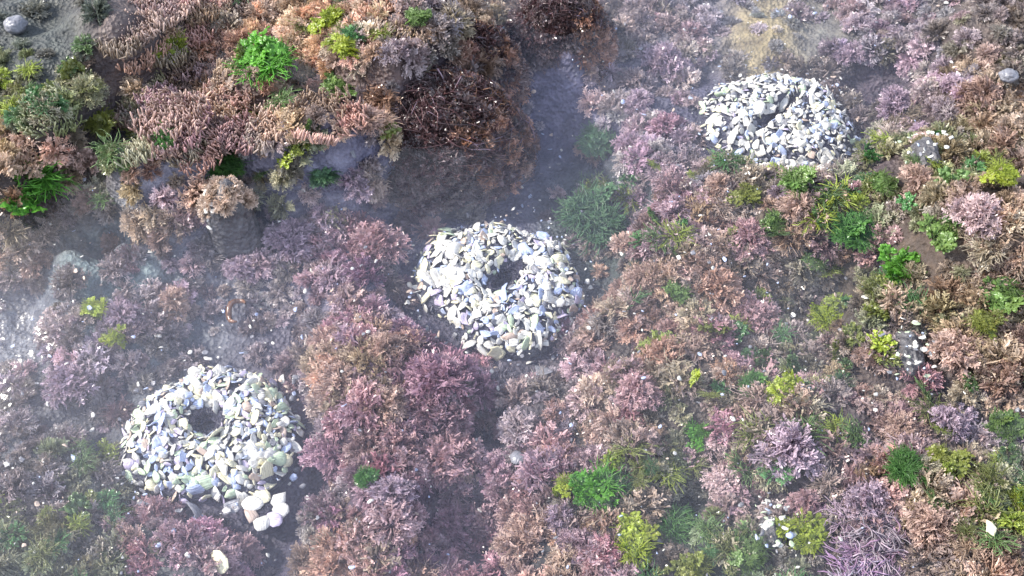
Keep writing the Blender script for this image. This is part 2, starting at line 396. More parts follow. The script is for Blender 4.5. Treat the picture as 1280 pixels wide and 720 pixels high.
GREEN = [
 (210, 50, 24, 'lime', 'lime green seaweed tuft on the nubby tan rock'),
 (322, 66, 42, 'vivid', 'large vivid green sea lettuce sheet near the top of the rock ledge'),
 (303, 142, 26, 'lime', 'lime tuft above the small green-topped rock'),
 (425, 98, 20, 'green', 'green tuft on the ledge just left of the dark brown seaweed mound'),
 (432, 50, 16, 'lime', 'small lime strip of seaweed high on the ledge beside the brown mound'),
 (408, 16, 20, 'lime', 'lime seaweed at the top edge of the photo above the ledge'),
 (520, 12, 15, 'green', 'small green tuft at the top edge, above the brown mound'),
 (38, 226, 38, 'vivid', 'bright green seaweed patch low on the ledge at the left edge'),
 (120, 140, 24, 'olive', 'olive green tuft between the dark rock corner and the nubby tan rock'),
 (165, 150, 20, 'olive', 'dull green tuft at the foot of the nubby tan rock'),
 (205, 160, 18, 'dark', 'dark green tuft at the water line under the nubby rock'),
 (278, 200, 22, 'dark', 'dark green cushion directly on top of the small rock in the channel'),
 (1072, 280, 28, 'dark', 'dark green sea lettuce right of the slit-mouthed anemone, left of the brightest round green one'),
 (1132, 320, 24, 'vivid', 'round vivid green sea lettuce alone in pale tan turf'),
 (1182, 282, 24, 'green', 'green sea lettuce up and right of the round vivid one'),
 (1020, 316, 16, 'green', 'small green tuft in the middle of the mauve and tan turf'),
 (1256, 210, 18, 'lime', 'lime tuft on the pale raised turf at the right edge'),
 (1256, 362, 26, 'green', 'green seaweed at the right edge over the olive lime tuft'),
 (1040, 386, 22, 'lime', 'yellow-green tuft left of the white barnacle patch'),
 (1236, 394, 18, 'olive', 'olive lime tuft under the green seaweed of the right edge'),
 (985, 480, 22, 'lime', 'bright yellow-green tuft above the round lilac clump'),
 (944, 472, 18, 'dark', 'dark green tuft touching the bright yellow-green one'),
 (876, 536, 18, 'vivid', 'small square green sea lettuce in tan turf left of the lilac clump'),
 (1256, 526, 24, 'green', 'green tuft with white tips at the right edge, lower half'),
 (1188, 566, 20, 'olive', 'olive green end of the dark green patch below the tan clump'),
 (1142, 576, 24, 'dark', 'dark green flat patch below the tan clump on the right side'),
 (750, 612, 32, 'vivid', 'big vivid green sea lettuce below centre with a lime blade on its left'),
 (708, 600, 14, 'lime', 'thin lime blade tuft at the left of the big vivid green one'),
 (792, 668, 30, 'lime', 'big lime yellow sea lettuce under the vivid green one'),
 (936, 690, 20, 'green', 'green tuft at the bottom, left of the green and white one'),
 (1000, 662, 28, 'lime', 'lime seaweed touching the white shelly patch at the bottom'),
 (866, 702, 20, 'olive', 'lime olive tuft cut by the bottom edge'),
 (850, 650, 26, 'dark', 'very dark green hollow of seaweed right of the big lime one'),
 (748, 262, 40, 'teal', 'dark bluish green underwater sea lettuce right above the middle anemone'),
 (748, 168, 24, 'teal', 'submerged green seaweed behind the tan tuft in the open channel'),
 (1000, 218, 22, 'green', 'green tuft at the near foot of the slit-mouthed anemone'),
 (930, 236, 20, 'olive', 'olive tuft in the tan turf before the slit-mouthed anemone'),
 (972, 270, 15, 'green', 'small green tuft left of the dark green sea lettuce'),
 (1110, 222, 16, 'green', 'faint green tuft among grey turf right of the slit-mouthed anemone'),
 (116, 376, 16, 'lime', 'pale lime underwater tuft left of the brown curled leaf, upper of two'),
 (142, 412, 15, 'lime', 'pale lime underwater tuft, the lower of two over the round-mouthed anemone'),
 (404, 212, 18, 'teal', 'green underwater tuft at the left foot of the brown mound'),
 (850, 356, 16, 'green', 'green tuft in orange-tan turf right of the middle anemone'),
 (455, 590, 12, 'dark', 'tiny dark green tuft in a gap of the mauve clumps'),
]
MAUVE, ROSE, TAN, ORNG, LIL, BRN, PALE = (.29,.155,.20), (.34,.20,.205), (.37,.25,.19), (.35,.20,.13), (.31,.23,.28), (.22,.13,.09), (.46,.34,.33)
CLUMPS = [
 (545, 470, 44, MAUVE, 'deep mauve seaweed clump between the two lower anemones, nearest the middle one'),
 (480, 500, 34, TAN, 'yellowish tan clump ringed by mauve seaweed'),
 (560, 560, 46, ROSE, 'big dusty rose clump with feathery rim beside a dark gap'),
 (415, 560, 40, MAUVE, 'mauve clump against the dark gap right of the round-mouthed anemone'),
 (425, 470, 36, TAN, 'tan pink clump touching the top right of the round-mouthed anemone'),
 (490, 610, 34, LIL, 'greyish lilac clump with white frosting in the lower mauve bed'),
 (420, 690, 44, ORNG, 'orange-tan clump at the bottom edge right of the dark gap'),
 (560, 650, 38, MAUVE, 'mauve clump left of the small dark hole at the bottom'),
 (600, 480, 30, MAUVE, 'purple clump just below the left part of the middle anemone'),
 (480, 430, 34, TAN, 'soft tan clump above the yellowish one'),
 (660, 670, 42, TAN, 'sandy tan clump right of the small dark hole at the bottom'),
 (700, 640, 26, LIL, 'small lilac clump above the bottom edge near the big green sea lettuce'),
 (300, 680, 30, ROSE, 'rose clump below the small flower-like anemone'),
 (190, 640, 36, ROSE, 'rose purple clump under the round-mouthed anemone, lower left'),
 (990, 556, 46, LIL, 'round lilac clump like a rosette on the right side of the pool'),
 (912, 600, 34, PALE, 'very pale pink clump, brightest of the lower right turf'),
 (900, 550, 26, PALE, 'cream pink tuft above the brightest pale pink clump'),
 (1130, 530, 34, TAN, 'tan clump with yellow centre above the dark green flat patch'),
 (1190, 520, 26, LIL, 'lilac grey clump right of the tan clump with yellow centre'),
 (1010, 620, 24, ROSE, 'pink clump right under the round lilac rosette'),
 (1090, 620, 34, LIL, 'lilac clump in the grey turf right of the lime and white patch'),
 (1170, 650, 38, TAN, 'brownish tan clump in the lower right corner area'),
 (900, 350, 34, ORNG, 'orange pink clump left of a grey hollow, right half'),
 (940, 290, 34, ROSE, 'rose clump beside the small green tuft, below the slit-mouthed anemone'),
 (815, 340, 32, TAN, 'orange-tan tuft group just right of the middle anemone'),
 (790, 300, 28, TAN, 'pale tan clump at the upper right of the middle anemone'),
 (830, 440, 34, ORNG, 'orange clump right of the middle anemone, lower one'),
 (800, 480, 32, ROSE, 'pink clump under the orange clump'),
 (700, 400, 22, MAUVE, 'plum tuft at the lower right rim of the middle anemone'),
 (940, 390, 36, ROSE, 'dusty pink clump in the middle of the right half'),
 (1200, 430, 38, TAN, 'cream and red speckled clump right of the white barnacle patch'),
 (1095, 440, 26, BRN, 'brown red clump below the white barnacle patch'),
 (1225, 260, 38, PALE, 'pale pink-cream raised clump by the right edge'),
 (1150, 220, 30, TAN, 'tan clump left of the pale raised turf'),
 (1230, 110, 34, BRN, 'rust orange clump high on the right edge'),
 (1000, 250, 30, TAN, 'cream tan clump before the slit-mouthed anemone, right part'),
 (900, 225, 24, TAN, 'tan clump touching the near left foot of the slit-mouthed anemone'),
 (830, 70, 34, LIL, 'pale lilac underwater clump left of the slit-mouthed anemone, upper'),
 (835, 150, 26, MAUVE, 'dim mauve underwater clump left of the slit-mouthed anemone'),
 (800, 120, 26, LIL, 'pinkish grey underwater clump by the white shell chip in the channel'),
 (738, 182, 22, TAN, 'tan and pink tuft alone in the open channel'),
 (1070, 60, 26, LIL, 'pink grey underwater clump near the sandy yellow patch'),
 (1120, 120, 28, LIL, 'pale pink clump right of the slit-mouthed anemone'),
 (440, 220, 30, LIL, 'pink underwater clump below the left foot of the brown mound'),
 (470, 300, 38, ROSE, 'rose underwater clump left of the middle anemone'),
 (360, 290, 34, LIL, 'grey pink underwater clump below the small rock'),
 (400, 260, 24, LIL, 'faint lilac tuft in the channel right of the small rock'),
 (150, 390, 34, LIL, 'grey tan underwater clump by the teal channel'),
 (80, 470, 36, LIL, 'hazy grey clump at the left side under the channel'),
 (215, 370, 28, TAN, 'hazy tan clump above the round-mouthed anemone'),
 (300, 330, 26, LIL, 'dim grey clump above the brown curled leaf'),
 (45, 320, 26, BRN, 'brown clump hanging at the lower lip of the left ledge'),
 (135, 295, 20, BRN, 'brown and white tuft at the tip of the left ledge'),
 (95, 190, 30, TAN, 'tan clump on the left ledge above the bright green patch'),
 (110, 240, 24, BRN, 'dark brown clump beside the bright green patch of the left ledge'),
]
def pix_place(a, b, r, depth=.25):
    """first spot where the line of sight through a photo pixel meets the bed (plus depth)"""
    z = 6.0
    while z > -5:
        x, y, s = G(a, b, z); g = float(bed(x, y))
        if z <= g + depth: break
        z -= .04
    return x, y, z - depth, r * s

busy = []
for k, (a, b, r, c, lab) in enumerate(GREEN):
    x, y, z, R = pix_place(a, b, r, .8); R *= 1.25
    A = Acc(); col = np.array(UL[c]) * RNG.uniform(.85, 1.15); tip = col * 1.25 + np.array([.04, .04, .0])
    hz = .5
    for q in range(7 if c not in ('dark', 'teal') else 2):
        sp_ = .62 if q else .0; an = RNG.uniform(0, 6.28)
        place(A, TU[(k + q) % 6], math.cos(an) * sp_ * R * RNG.uniform(.4, 1.3), math.sin(an) * sp_ * R * RNG.uniform(.4, 1.3), .35 + .2 * RNG.random(), R * RNG.uniform(.3, .65), RNG.uniform(0, 6), RNG.normal(0, .4, 2), col * RNG.uniform(.55, 1.15) * np.array([RNG.uniform(.8, 1.3), 1, 1]), tip * RNG.uniform(.7, 1.1), hz)
    for q in range(3 if c not in ('dark', 'teal') else 7):
        an = RNG.uniform(0, 6.28)
        if q > 2: place(A, TC[8 + q % 4], math.cos(an) * R * .5, math.sin(an) * R * .5, .35, R * .5, an, (0, 0), col * .8, tip, .45)
        place(A, TF[(k + q) % 5], math.cos(an) * R * .4, math.sin(an) * R * .4, .5, R * RNG.uniform(.5, .85), RNG.uniform(0, 6), RNG.normal(0, .3, 2), col * .8, tip * 1.0, .7)
    # a buried holdfast ties the blades together
    place(A, TN[k % 4], 0, 0, .25, R * .5, 0, (0, 0), col * .5, col * .6)
    V, T, C = A.get()
    link_obj('green_seaweed_tuft', make_mesh('green_seaweed_tuft', V, T, C, M_ULVA, True), loc=(x, y, z), label=lab, cat='seaweed', group='green seaweed tufts in the tide pool')
    busy.append((x, y, R * .5))
for k, (a, b, r, c, lab) in enumerate(CLUMPS):
    x, y, z, R = pix_place(a, b, r, .6)
    A = Acc()
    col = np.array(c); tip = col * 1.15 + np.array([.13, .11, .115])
    nsub = 3 if r > 30 else 2
    for q in range(nsub):
        an = q * 2 * PI / nsub + k
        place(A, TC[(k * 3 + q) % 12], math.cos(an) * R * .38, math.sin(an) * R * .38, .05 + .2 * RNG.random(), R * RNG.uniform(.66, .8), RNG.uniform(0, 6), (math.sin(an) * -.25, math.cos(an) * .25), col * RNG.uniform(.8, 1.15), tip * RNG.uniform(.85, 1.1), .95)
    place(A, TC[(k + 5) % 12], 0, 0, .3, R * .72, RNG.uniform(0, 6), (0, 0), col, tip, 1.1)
    V, T, C = A.get()
    link_obj('coralline_seaweed_clump', make_mesh('coralline_seaweed_clump', V, T, C, M_COR), loc=(x, y, z), label=lab, cat='seaweed', group='feathery seaweed clumps in the tide pool')
    busy.append((x, y, R * .5))

# ------------------------------------------------------------------ the turf nobody could count
bx = np.array(busy)
MOUND = G(556, 135, -.6); MOUND_R = 3.1
TA, NA = Acc(), Acc(); FA = Acc()
n_t = 0
step = .53
yy = 12.0
while yy < 50:
    xx = -27.0
    while xx < 27:
        x = xx + RNG.uniform(-.5, .5) * step; y = yy + RNG.uniform(-.5, .5) * step
        xx += step
        z = float(bed(x, y)); px_, py_ = PXV(x, y, z + .5)
        if px_ < -110 or px_ > 1390 or py_ < -90 or py_ > 800: continue
        t = cell(px_ + RNG.normal(0, 24), py_ + RNG.normal(0, 20))
        if t in 'AM' and not blocked(x, y, .25): t = 'D'
        if t == 'M' or t == 'A': continue
        if blocked(x, y, .25) or in_hole(x, y, .6): continue
        c, dens = PAL[t]
        # patchy: open sediment shows where the noise is low
        g = noise.noise(Vector((x * .45, y * .45, 20)))
        if RNG.random() > dens * (1.15 if g > -.12 else .62) and not (px_ < 520 and py_ < 330 and z > -2.2 and t != 'K'): continue
        if t == 'W' and z > -1.6: t = 'T'; c = PAL['T'][0]
        ledge = px_ < 520 and py_ < 330 and z > -2.2
        if z < -2.75 and t in 'WDLO' and RNG.random() < .6: continue
        if ((bx[:, 0] - x) ** 2 + (bx[:, 1] - y) ** 2 < bx[:, 2] ** 2).any(): continue
        c2 = PAL[cell(px_ + RNG.normal(0, 60), py_ + RNG.normal(0, 50))][0]
        m = RNG.random() * .6; col = (np.array(c) * (1 - m) + np.array(c2) * m) * RNG.uniform(.6, 1.35) * np.array([RNG.uniform(.88, 1.12), RNG.uniform(.9, 1.1), RNG.uniform(.88, 1.12)])
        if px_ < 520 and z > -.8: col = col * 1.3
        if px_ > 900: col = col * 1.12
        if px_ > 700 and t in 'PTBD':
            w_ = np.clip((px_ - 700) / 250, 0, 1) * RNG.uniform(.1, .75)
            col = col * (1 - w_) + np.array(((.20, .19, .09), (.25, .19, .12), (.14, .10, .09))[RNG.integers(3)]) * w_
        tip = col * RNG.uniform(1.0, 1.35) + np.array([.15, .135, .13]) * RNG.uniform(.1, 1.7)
        r = RNG.uniform(.33, .78) * (1.05 if t in 'PTB' else .9)
        if t == 'W': r *= .7
        if t == 'S' or (t in 'TO' and z > 1.2 and RNG.random() < .18):
            for _ in range(2):
                place(NA, TN[RNG.integers(4)], x + RNG.normal(0, .3), y + RNG.normal(0, .3), z + .0, .75, RNG.uniform(0, 6), RNG.normal(0, .25, 2), col * .8, tip, 1.1)
            continue
        if t == 'F':
            place(FA, TF[RNG.integers(5)], x, y, z + .25, r * 1.6, RNG.uniform(0, 6), RNG.normal(0, .15, 2), col, tip, .9); continue
        gxs = (float(bed(x + .25, y)) - float(bed(x - .25, y))) / .5; gys = (float(bed(x, y + .25)) - float(bed(x, y - .25))) / .5
        tl = RNG.normal(0, .22, 2) + np.array([math.atan(gys), -math.atan(gxs)]) * .7
        if RNG.random() < .10:
            place(FA, TF[RNG.integers(5)], x, y, z + .15, r * 1.1, RNG.uniform(0, 6), RNG.normal(0, .2, 2), col * .9, tip, .9)
        g2 = noise.noise(Vector((x * .5, y * .5, 50)))
        if (t in 'OG' and RNG.random() < .35) or (g2 > .15 and ((px_ > 700 and py_ > 190) or (z > 0 and px_ < 500)) and RNG.random() < .5):
            gcol = np.array(UL[['olive', 'lime', 'dark', 'green'][RNG.integers(4)]]) * RNG.uniform(.5, 1.0)
            if RNG.random() < .5: place(FA, TF[RNG.integers(5)], x, y, z + .35, r * 1.1, RNG.uniform(0, 6), RNG.normal(0, .3, 2), gcol * .8, gcol * 1.2 + .03, .8)
            elif RNG.random() < .5: place(FA, TC[8 + RNG.integers(4)], x, y, z + .2, r * .9, RNG.uniform(0, 6), RNG.normal(0, .3, 2), gcol * .7, gcol * 1.2 + .04, .8)
            else: place(FA, TU[RNG.integers(6)], x, y, z + .4, r * .7, RNG.uniform(0, 6), RNG.normal(0, .5, 2), gcol * .8, gcol * 1.15, .7)
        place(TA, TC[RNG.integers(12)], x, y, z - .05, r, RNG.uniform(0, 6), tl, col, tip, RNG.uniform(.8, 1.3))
        n_t += 1
    yy += step
V, T, C = TA.get(); print('turf', n_t, len(T))
link_obj('coralline_turf', make_mesh('coralline_turf', V, T, C, M_COR), kind='stuff', label='pink, tan and brown feathery seaweed turf covering the pool bed', cat='seaweed turf')
V, T, C = NA.get(); print('nub', len(T))
link_obj('nubby_crust', make_mesh('nubby_crust', V, T, C, M_COR, True), kind='stuff', label='nubby tan crust of short stubby growths on the raised rock', cat='crust')
V, T, C = FA.get(); print('fil', len(T))
link_obj('filament_turf', make_mesh('filament_turf', V, T, C, M_COR), kind='stuff', label='fine threads and small green blades woven through the turf', cat='seaweed turf')

# ------------------------------------------------------------------ shells
def shell_plate(size, kind, r):
    """curved chip of shell: broken outline, bent and domed, with real thickness"""
    n = 11 if kind else r.randint(5, 9)
    asp = r.uniform(.6, .95) if kind else r.uniform(.4, .95); th = .022
    ring = []; ph = r.uniform(0, 6)
    for k in range(n):
        a = 2 * PI * k / n + r.uniform(-.3, .3) * (.4 if kind else 1)
        q = size * ((1 + .12 * math.cos(2 * a + ph) + r.uniform(-.12, .12)) if kind else r.uniform(.6, 1.2))
        ring.append((math.cos(a) * q, math.sin(a) * q * asp))
    dome = size * (r.uniform(.06, .34) if kind else r.uniform(-.12, .2)); bend = r.uniform(-.9, .9) / size * .35; V = []
    for sc, zz in ((1, 0), (.97, th), (.66, th + dome * .6), (.3, th + dome)):
        for (x, y) in ring: V.append((x * sc, y * sc, zz + bend * (x * sc) ** 2))
    V.append((0, 0, th + dome * 1.03)); V.append((0, 0, dome * .3))
    T = []
    for l in range(3):
        for k in range(n):
            a, b = l * n + k, l * n + (k + 1) % n
            T += [(a, b, b + n), (a, b + n, a + n)]
    for k in range(n):
        T.append((3 * n + k, 3 * n + (k + 1) % n, 4 * n)); T.append((k, 4 * n + 1, (k + 1) % n))
    return np.array(V), np.array(T)

def anem_h(x, y, A_, r=None):
    """height over the base at local x, y"""
    R = A_['R']; X, Y = x / R, y / R
    th = math.atan2(Y, X)
    k = 1 + .085 * math.sin(2 * th + A_['seed']) + .06 * math.sin(3 * th + 2 * A_['seed']) + .03 * math.sin(7 * th + A_['seed'])
    s = math.hypot(X, Y) / k
    if s >= 1: return 0.
    body = (1 - s ** 2.6) ** .62
    mx, my = X - A_['mo'][0], Y - A_['mo'][1]
    c, sn = math.cos(A_['ma']), math.sin(A_['ma'])
    u_, v_ = mx * c + my * sn, -mx * sn + my * c
    dm = (u_ / (A_['m'][0] * 1.1)) ** 2 + (v_ / (A_['m'][1] * 1.35)) ** 2
    return A_['H'] * body * (1 - (.9 if A_['seed'] == 8 else .82) * math.exp(-dm * 1.0)) + .05 * noise.noise(Vector((x * 2.2, y * 2.2, A_['seed']))) * body

for A_ in ANEM:
    r = random.Random(A_['seed']); R = A_['R']
    root = bpy.data.objects.new('shell_covered_anemone', None); COL.objects.link(root)
    root.location = (A_['x'], A_['y'], A_['z']); root['label'] = A_['label']; root['category'] = 'sea anemone'; root['group'] = 'anemones covered with shell bits'
    root.empty_display_size = .5
    nr, na = 26, 72; V = [(A_['mo'][0] * 0, 0, anem_h(0, 0, A_))]; T = []
    for i in range(1, nr + 1):
        for k in range(na):
            a = 2 * PI * k / na
            kk = 1 + .085 * math.sin(2 * a + A_['seed']) + .06 * math.sin(3 * a + 2 * A_['seed']) + .03 * math.sin(7 * a + A_['seed'])
            q = (i / nr) ** .75 * R * kk
            x, y = math.cos(a) * q, math.sin(a) * q
            V.append((x, y, anem_h(x, y, A_) if i < nr else -.35))
    for k in range(na): T.append((0, 1 + k, 1 + (k + 1) % na))
    for i in range(nr - 1):
        for k in range(na):
            a, b = 1 + i * na + k, 1 + i * na + (k + 1) % na
            T += [(a, a + na, b + na), (a, b + na, b)]
    link_obj('column', make_mesh('column', V, T, None, M_BODY, True), root)
    # oral opening: a puckered disc with short folded tentacles inside the hollow
    D = Acc(); mo = (A_['mo'][0] * R, A_['mo'][1] * R); zc = anem_h(mo[0], mo[1], A_)
    ca, sa = math.cos(A_['ma']), math.sin(A_['ma'])
    nt_ = 34
    for k in range(nt_):
        a = 2 * PI * k / nt_
        for ringk, sc in enumerate((.55, .95)):
            u_, v_ = math.cos(a + ringk * .1) * A_['m'][0] * R * sc, math.sin(a + ringk * .1) * A_['m'][1] * R * sc
            x0, y0 = mo[0] + u_ * ca - v_ * sa, mo[1] + u_ * sa + v_ * ca
            x1, y1 = mo[0] + (x0 - mo[0]) * .5, mo[1] + (y0 - mo[1]) * .5
            z0 = anem_h(x0, y0, A_); z1 = anem_h(x1, y1, A_)
            Vt, Tt, tt = tube([(x0, y0, z0 - .03), (x0 * .7 + x1 * .3, y0 * .7 + y1 * .3, z0 + .09), (x1, y1, z1 + .06)], [.07, .06, .025], 5)
            D.add(Vt, Tt, (0, 0, 0))
    Vd, Td, _ = D.get()
    link_obj('tentacles', make_mesh('tentacles', Vd, Td, None, M_DISC, True), root)
    # shell bits, big ones become parts
    bits = []; tries = 0; occ = []
    target = 760
    while len(bits) < target and tries < 30000:
        tries += 1
        a = r.uniform(0, 2 * PI); q = math.sqrt(r.random()) * R * 1.05
        x, y = math.cos(a) * q, math.sin(a) * q
        h = anem_h(x, y, A_)
        if h <= .0: continue
        mx, my = x / R - A_['mo'][0], y / R - A_['mo'][1]
        u_, v_ = mx * ca + my * sa, -mx * sa + my * ca
        if (u_ / A_['m'][0]) ** 2 + (v_ / A_['m'][1]) ** 2 < 1.0: continue
        e = .02
        nrm = Vector((-(anem_h(x + e, y, A_) - anem_h(x - e, y, A_)) / (2 * e), -(anem_h(x, y + e, A_) - anem_h(x, y - e, A_)) / (2 * e), 1)).normalized()
        if nrm.z < .2: continue
        size = r.choice((.10, .12, .14, .17, .2, .24, .28, .34)) * r.uniform(.8, 1.15)
        if A_['seed'] == 3 and x < -.45 * R and y > -.3 * R: size *= 1.55
        if A_['seed'] == 8 and y < -.35 * R: size *= 1.25
        if A_['seed'] == 15: size *= .92
        mind = size * .42
        if any((x - o[0]) ** 2 + (y - o[1]) ** 2 < (mind + o[2] * .32) ** 2 for o in occ): continue
        occ.append((x, y, size * .85))
        bits.append((size, x, y, h, nrm))
    bits.sort(key=lambda t: -t[0])
    W = {3: (9, 3, 2.5, 1.2, 4, .7, 1), 8: (7, 4, 4, 3, 3, 1, 2), 15: (10, 1.5, 2.5, .8, 4, .3, .5)}[A_['seed']]
    RV, RT, RM, rn = [], [], [], 0
    for i, (size, x, y, h, nrm) in enumerate(bits):
        Vp, Tp = shell_plate(size, r.random() < .3, r)
        t = Vector((r.gauss(0, .6), r.gauss(0, .6), r.gauss(0, .2)))
        nn = (nrm + t).normalized(); qt = nn.to_track_quat('Z', 'Y').to_matrix() @ Matrix.Rotation(r.uniform(0, 2 * PI), 3, 'Z')
        c = (x, y, h + r.uniform(.02, .12))
        mi = r.choices(range(7), W)[0]
        if mi == 4 and size > .2: mi = 0
        if i < 100:
            o = link_obj('shell_fragment', make_mesh('shell_fragment', Vp, Tp, None, SH[mi]), root)
            o.location = c; o.rotation_euler = qt.to_euler()
        else:
            V2 = Vp @ np.array(qt).T + np.array(c)
            RV.append(V2); RT.append(Tp + rn); RM += [mi] * len(Tp); rn += len(V2)
    if RV:
        link_obj('small_shell_fragments', make_mesh('small_shell_fragments', np.concatenate(RV), np.concatenate(RT), None, mats=SH, mi=RM), root, kind='stuff')
    print('anemone bits', len(bits))

RV, RT, RM, rn = [], [], [], 0
r = random.Random(77)
for k in range(3800):
    gx_, gy_ = r.uniform(-24, 24), r.uniform(13, 48)
    if k < 260:
        q_ = ANEM[k % 3]; an_ = r.uniform(0, 6.28); dd_ = q_['R'] * (1.03 + abs(r.gauss(0, .09))); gx_, gy_ = q_['x'] + math.cos(an_) * dd_, q_['y'] + math.sin(an_) * dd_
    elif blocked(gx_, gy_, .05): continue
    zz = float(bed(gx_, gy_))
    if zz > -.6: continue
    Vp, Tp = shell_plate(r.choice((.03, .035, .04, .05, .07, .1)) * (1.6 if k < 180 else 1), r.random() < .3, r)
    nn = Vector((r.gauss(0, .4), r.gauss(0, .4), 1)).normalized()
    V2 = Vp @ np.array(nn.to_track_quat('Z', 'Y').to_matrix()).T + np.array((gx_, gy_, zz + r.choice((.03, .3, .5, .6))))
    RV.append(V2); RT.append(Tp + rn); RM += [r.choice((0, 0, 4, 4, 5, 2))] * len(Tp); rn += len(V2)
link_obj('shell_grit', make_mesh('shell_grit', np.concatenate(RV), np.concatenate(RT), None, mats=SH, mi=RM), kind='stuff', label='tiny pale shell grit strewn over the pool bed and turf', cat='shell grit')

# small flower-like one: seven pale petals of shell round a dark hole
r = random.Random(5)
x0, y0, s0 = G(332, 636, -2.5)
root = bpy.data.objects.new('flower_shaped_anemone', None); COL.objects.link(root); root.location = (x0, y0, -2.75); root.empty_display_size = .3
root['label'] = 'tiny flower-shaped anemone rimmed with white shell petals around a dark hole'; root['category'] = 'sea anemone'
Rs = 30 * s0
Vc, Tc, tc_ = tube([(0, 0, -.6), (0, 0, -.2), (0, 0, .1), (0, 0, .16), (0, 0, .0), (0, 0, -.15)], [Rs * .6, Rs * .66, Rs * .6, Rs * .5, Rs * .3, Rs * .2], 18)
link_obj('column', make_mesh('column', Vc, Tc, None, M_DISC, True), root)
for k in range(7):
    a = 2 * PI * k / 7 + r.uniform(-.15, .15)
    Vp, Tp = shell_plate(Rs * (.40, .46, .38, .44, .5, .42, .40)[k], k % 3 != 1, r)
    nn = Vector((math.cos(a) * -.12, math.sin(a) * -.12, 1)).normalized()
    o = link_obj('shell_petal', make_mesh('shell_petal', Vp, Tp, None, SH[(0, 0, 1, 0, 5, 0, 6)[k]]), root)
    o.location = (math.cos(a) * Rs * .62, math.sin(a) * Rs * .62, .17 + r.uniform(0, .06)); o.rotation_euler = (nn.to_track_quat('Z', 'Y').to_matrix() @ Matrix.Rotation(a, 3, 'Z')).to_euler()

# ------------------------------------------------------------------ loose bits
def loose(px_, py_, rp, mi, lab, name='shell_chip', cat='shell', lift=.12, whole=False, seed=0, tilt=.4):
    rr = random.Random(seed + px_)
    x, y, z, R = pix_place(px_, py_, rp, lift)
    Vp, Tp = shell_plate(R, whole, rr)
    nn = Vector((rr.gauss(0, tilt), rr.gauss(0, tilt), 1)).normalized()
    o = link_obj(name, make_mesh(name, Vp, Tp, None, SH[mi], whole), loc=(x, y, z + lift), label=lab, cat=cat, group='loose shell bits on the pool bed')
    o.rotation_euler = (nn.to_track_quat('Z', 'Y').to_matrix() @ Matrix.Rotation(rr.uniform(0, 6), 3, 'Z')).to_euler()
    return o
for t in [
 (796, 126, 9, 0, 'oblong white shell chip in the channel, top of three beside the pink underwater clumps'),
 (790, 157, 6, 0, 'small round white chip in the channel, middle of three'),
 (790, 236, 8, 0, 'white chip in the channel, lowest of three, above the dark green sea lettuce'),
 (596, 230, 7, 0, 'bright white chip in the water just below the brown seaweed mound'),
 (574, 242, 8, 5, 'pinkish tan chip left of the white one below the brown seaweed mound'),
 (548, 244, 5, 4, 'tiny grey chip below the brown seaweed mound'),
 (867, 232, 8, 0, 'narrow white shell sliver left of the slit-mouthed anemone near its foot'),
 (440, 190, 10, 4, 'grey white chip at the left foot of the brown mound'),
 (198, 420, 6, 0, 'white chip above the round-mouthed anemone'),
 (392, 340, 7, 0, 'white chip in hazy water between the curled brown leaf and the middle anemone'),
 (680, 464, 17, 4, 'flat grey triangular shell piece just below the middle anemone'),
 (244, 636, 15, 4, 'grey ring-shaped limpet shell at the lower rim of the round-mouthed anemone'),
 (290, 632, 16, 4, 'long grey-green shell piece between the limpet and the flower-shaped anemone'),
 (185, 590, 14, 3, 'yellow-green shell at the lower left rim of the round-mouthed anemone'),
 (150, 310, 9, 0, 'white shell bit at the tip of the left ledge by the brown tuft'),
 (92, 573, 6, 2, 'pale blue chip in the dim water at the left'),
 (366, 596, 6, 2, 'bluish white chip in the dark gap right of the round-mouthed anemone'),
 (368, 566, 9, 2, 'bluish white bean-shaped shell over the dark gap beside the round-mouthed anemone'),
 (600, 638, 5, 0, 'tiny bright chip in the mauve seaweed above the small dark hole'),
 (1080, 372, 6, 0, 'white chip in the turf just above and left of the white barnacle patch'),
 (1238, 660, 10, 1, 'cream white shell in the lower right turf'),
 (960, 655, 10, 0, 'white shell in the middle of the lower right white patch'),
 (640, 60, 8, 0, 'white chip under the dark brown fringe at the top'),
]: loose(*t[:4], t[4], lift=.5 if (t[1] > 600 or t[0] > 900) else .22, seed=3)
loose(275, 703, 15, 1, 'colourful shell with cream and blue edge at the bottom', lift=.5, whole=True)
o = loose(648, 572, 12, 4, 'domed pale limpet with a white rim in the mauve and grey turf', 'limpet', 'limpet', lift=.35, whole=True, tilt=.2)

def lumpy(name, R, sx, sy, sz, mat, seed, parent=None, amp=.18):
    nu, nv = 40, 26; V = []; T = []
    for j in range(nv + 1):
        ph = PI * j / nv
        for i in range(nu):
            th = 2 * PI * i / nu
            d = Vector((math.sin(ph) * math.cos(th), math.sin(ph) * math.sin(th), math.cos(ph)))
            q = 1 + amp * noise.noise(d * 1.4 + Vector((seed, 0, 0))) + amp * .5 * noise.noise(d * 3.6 + Vector((0, seed, 0))) + amp * .2 * noise.noise(d * 9)
            V.append((d.x * R * sx * q, d.y * R * sy * q, d.z * R * sz * q))
    for j in range(nv):
        for i in range(nu):
            a, b = j * nu + i, j * nu + (i + 1) % nu
            T += [(a, a + nu, b + nu), (a, b + nu, b)]
    return link_obj(name, make_mesh(name, V, T, None, mat, True), parent), (np.array(V))

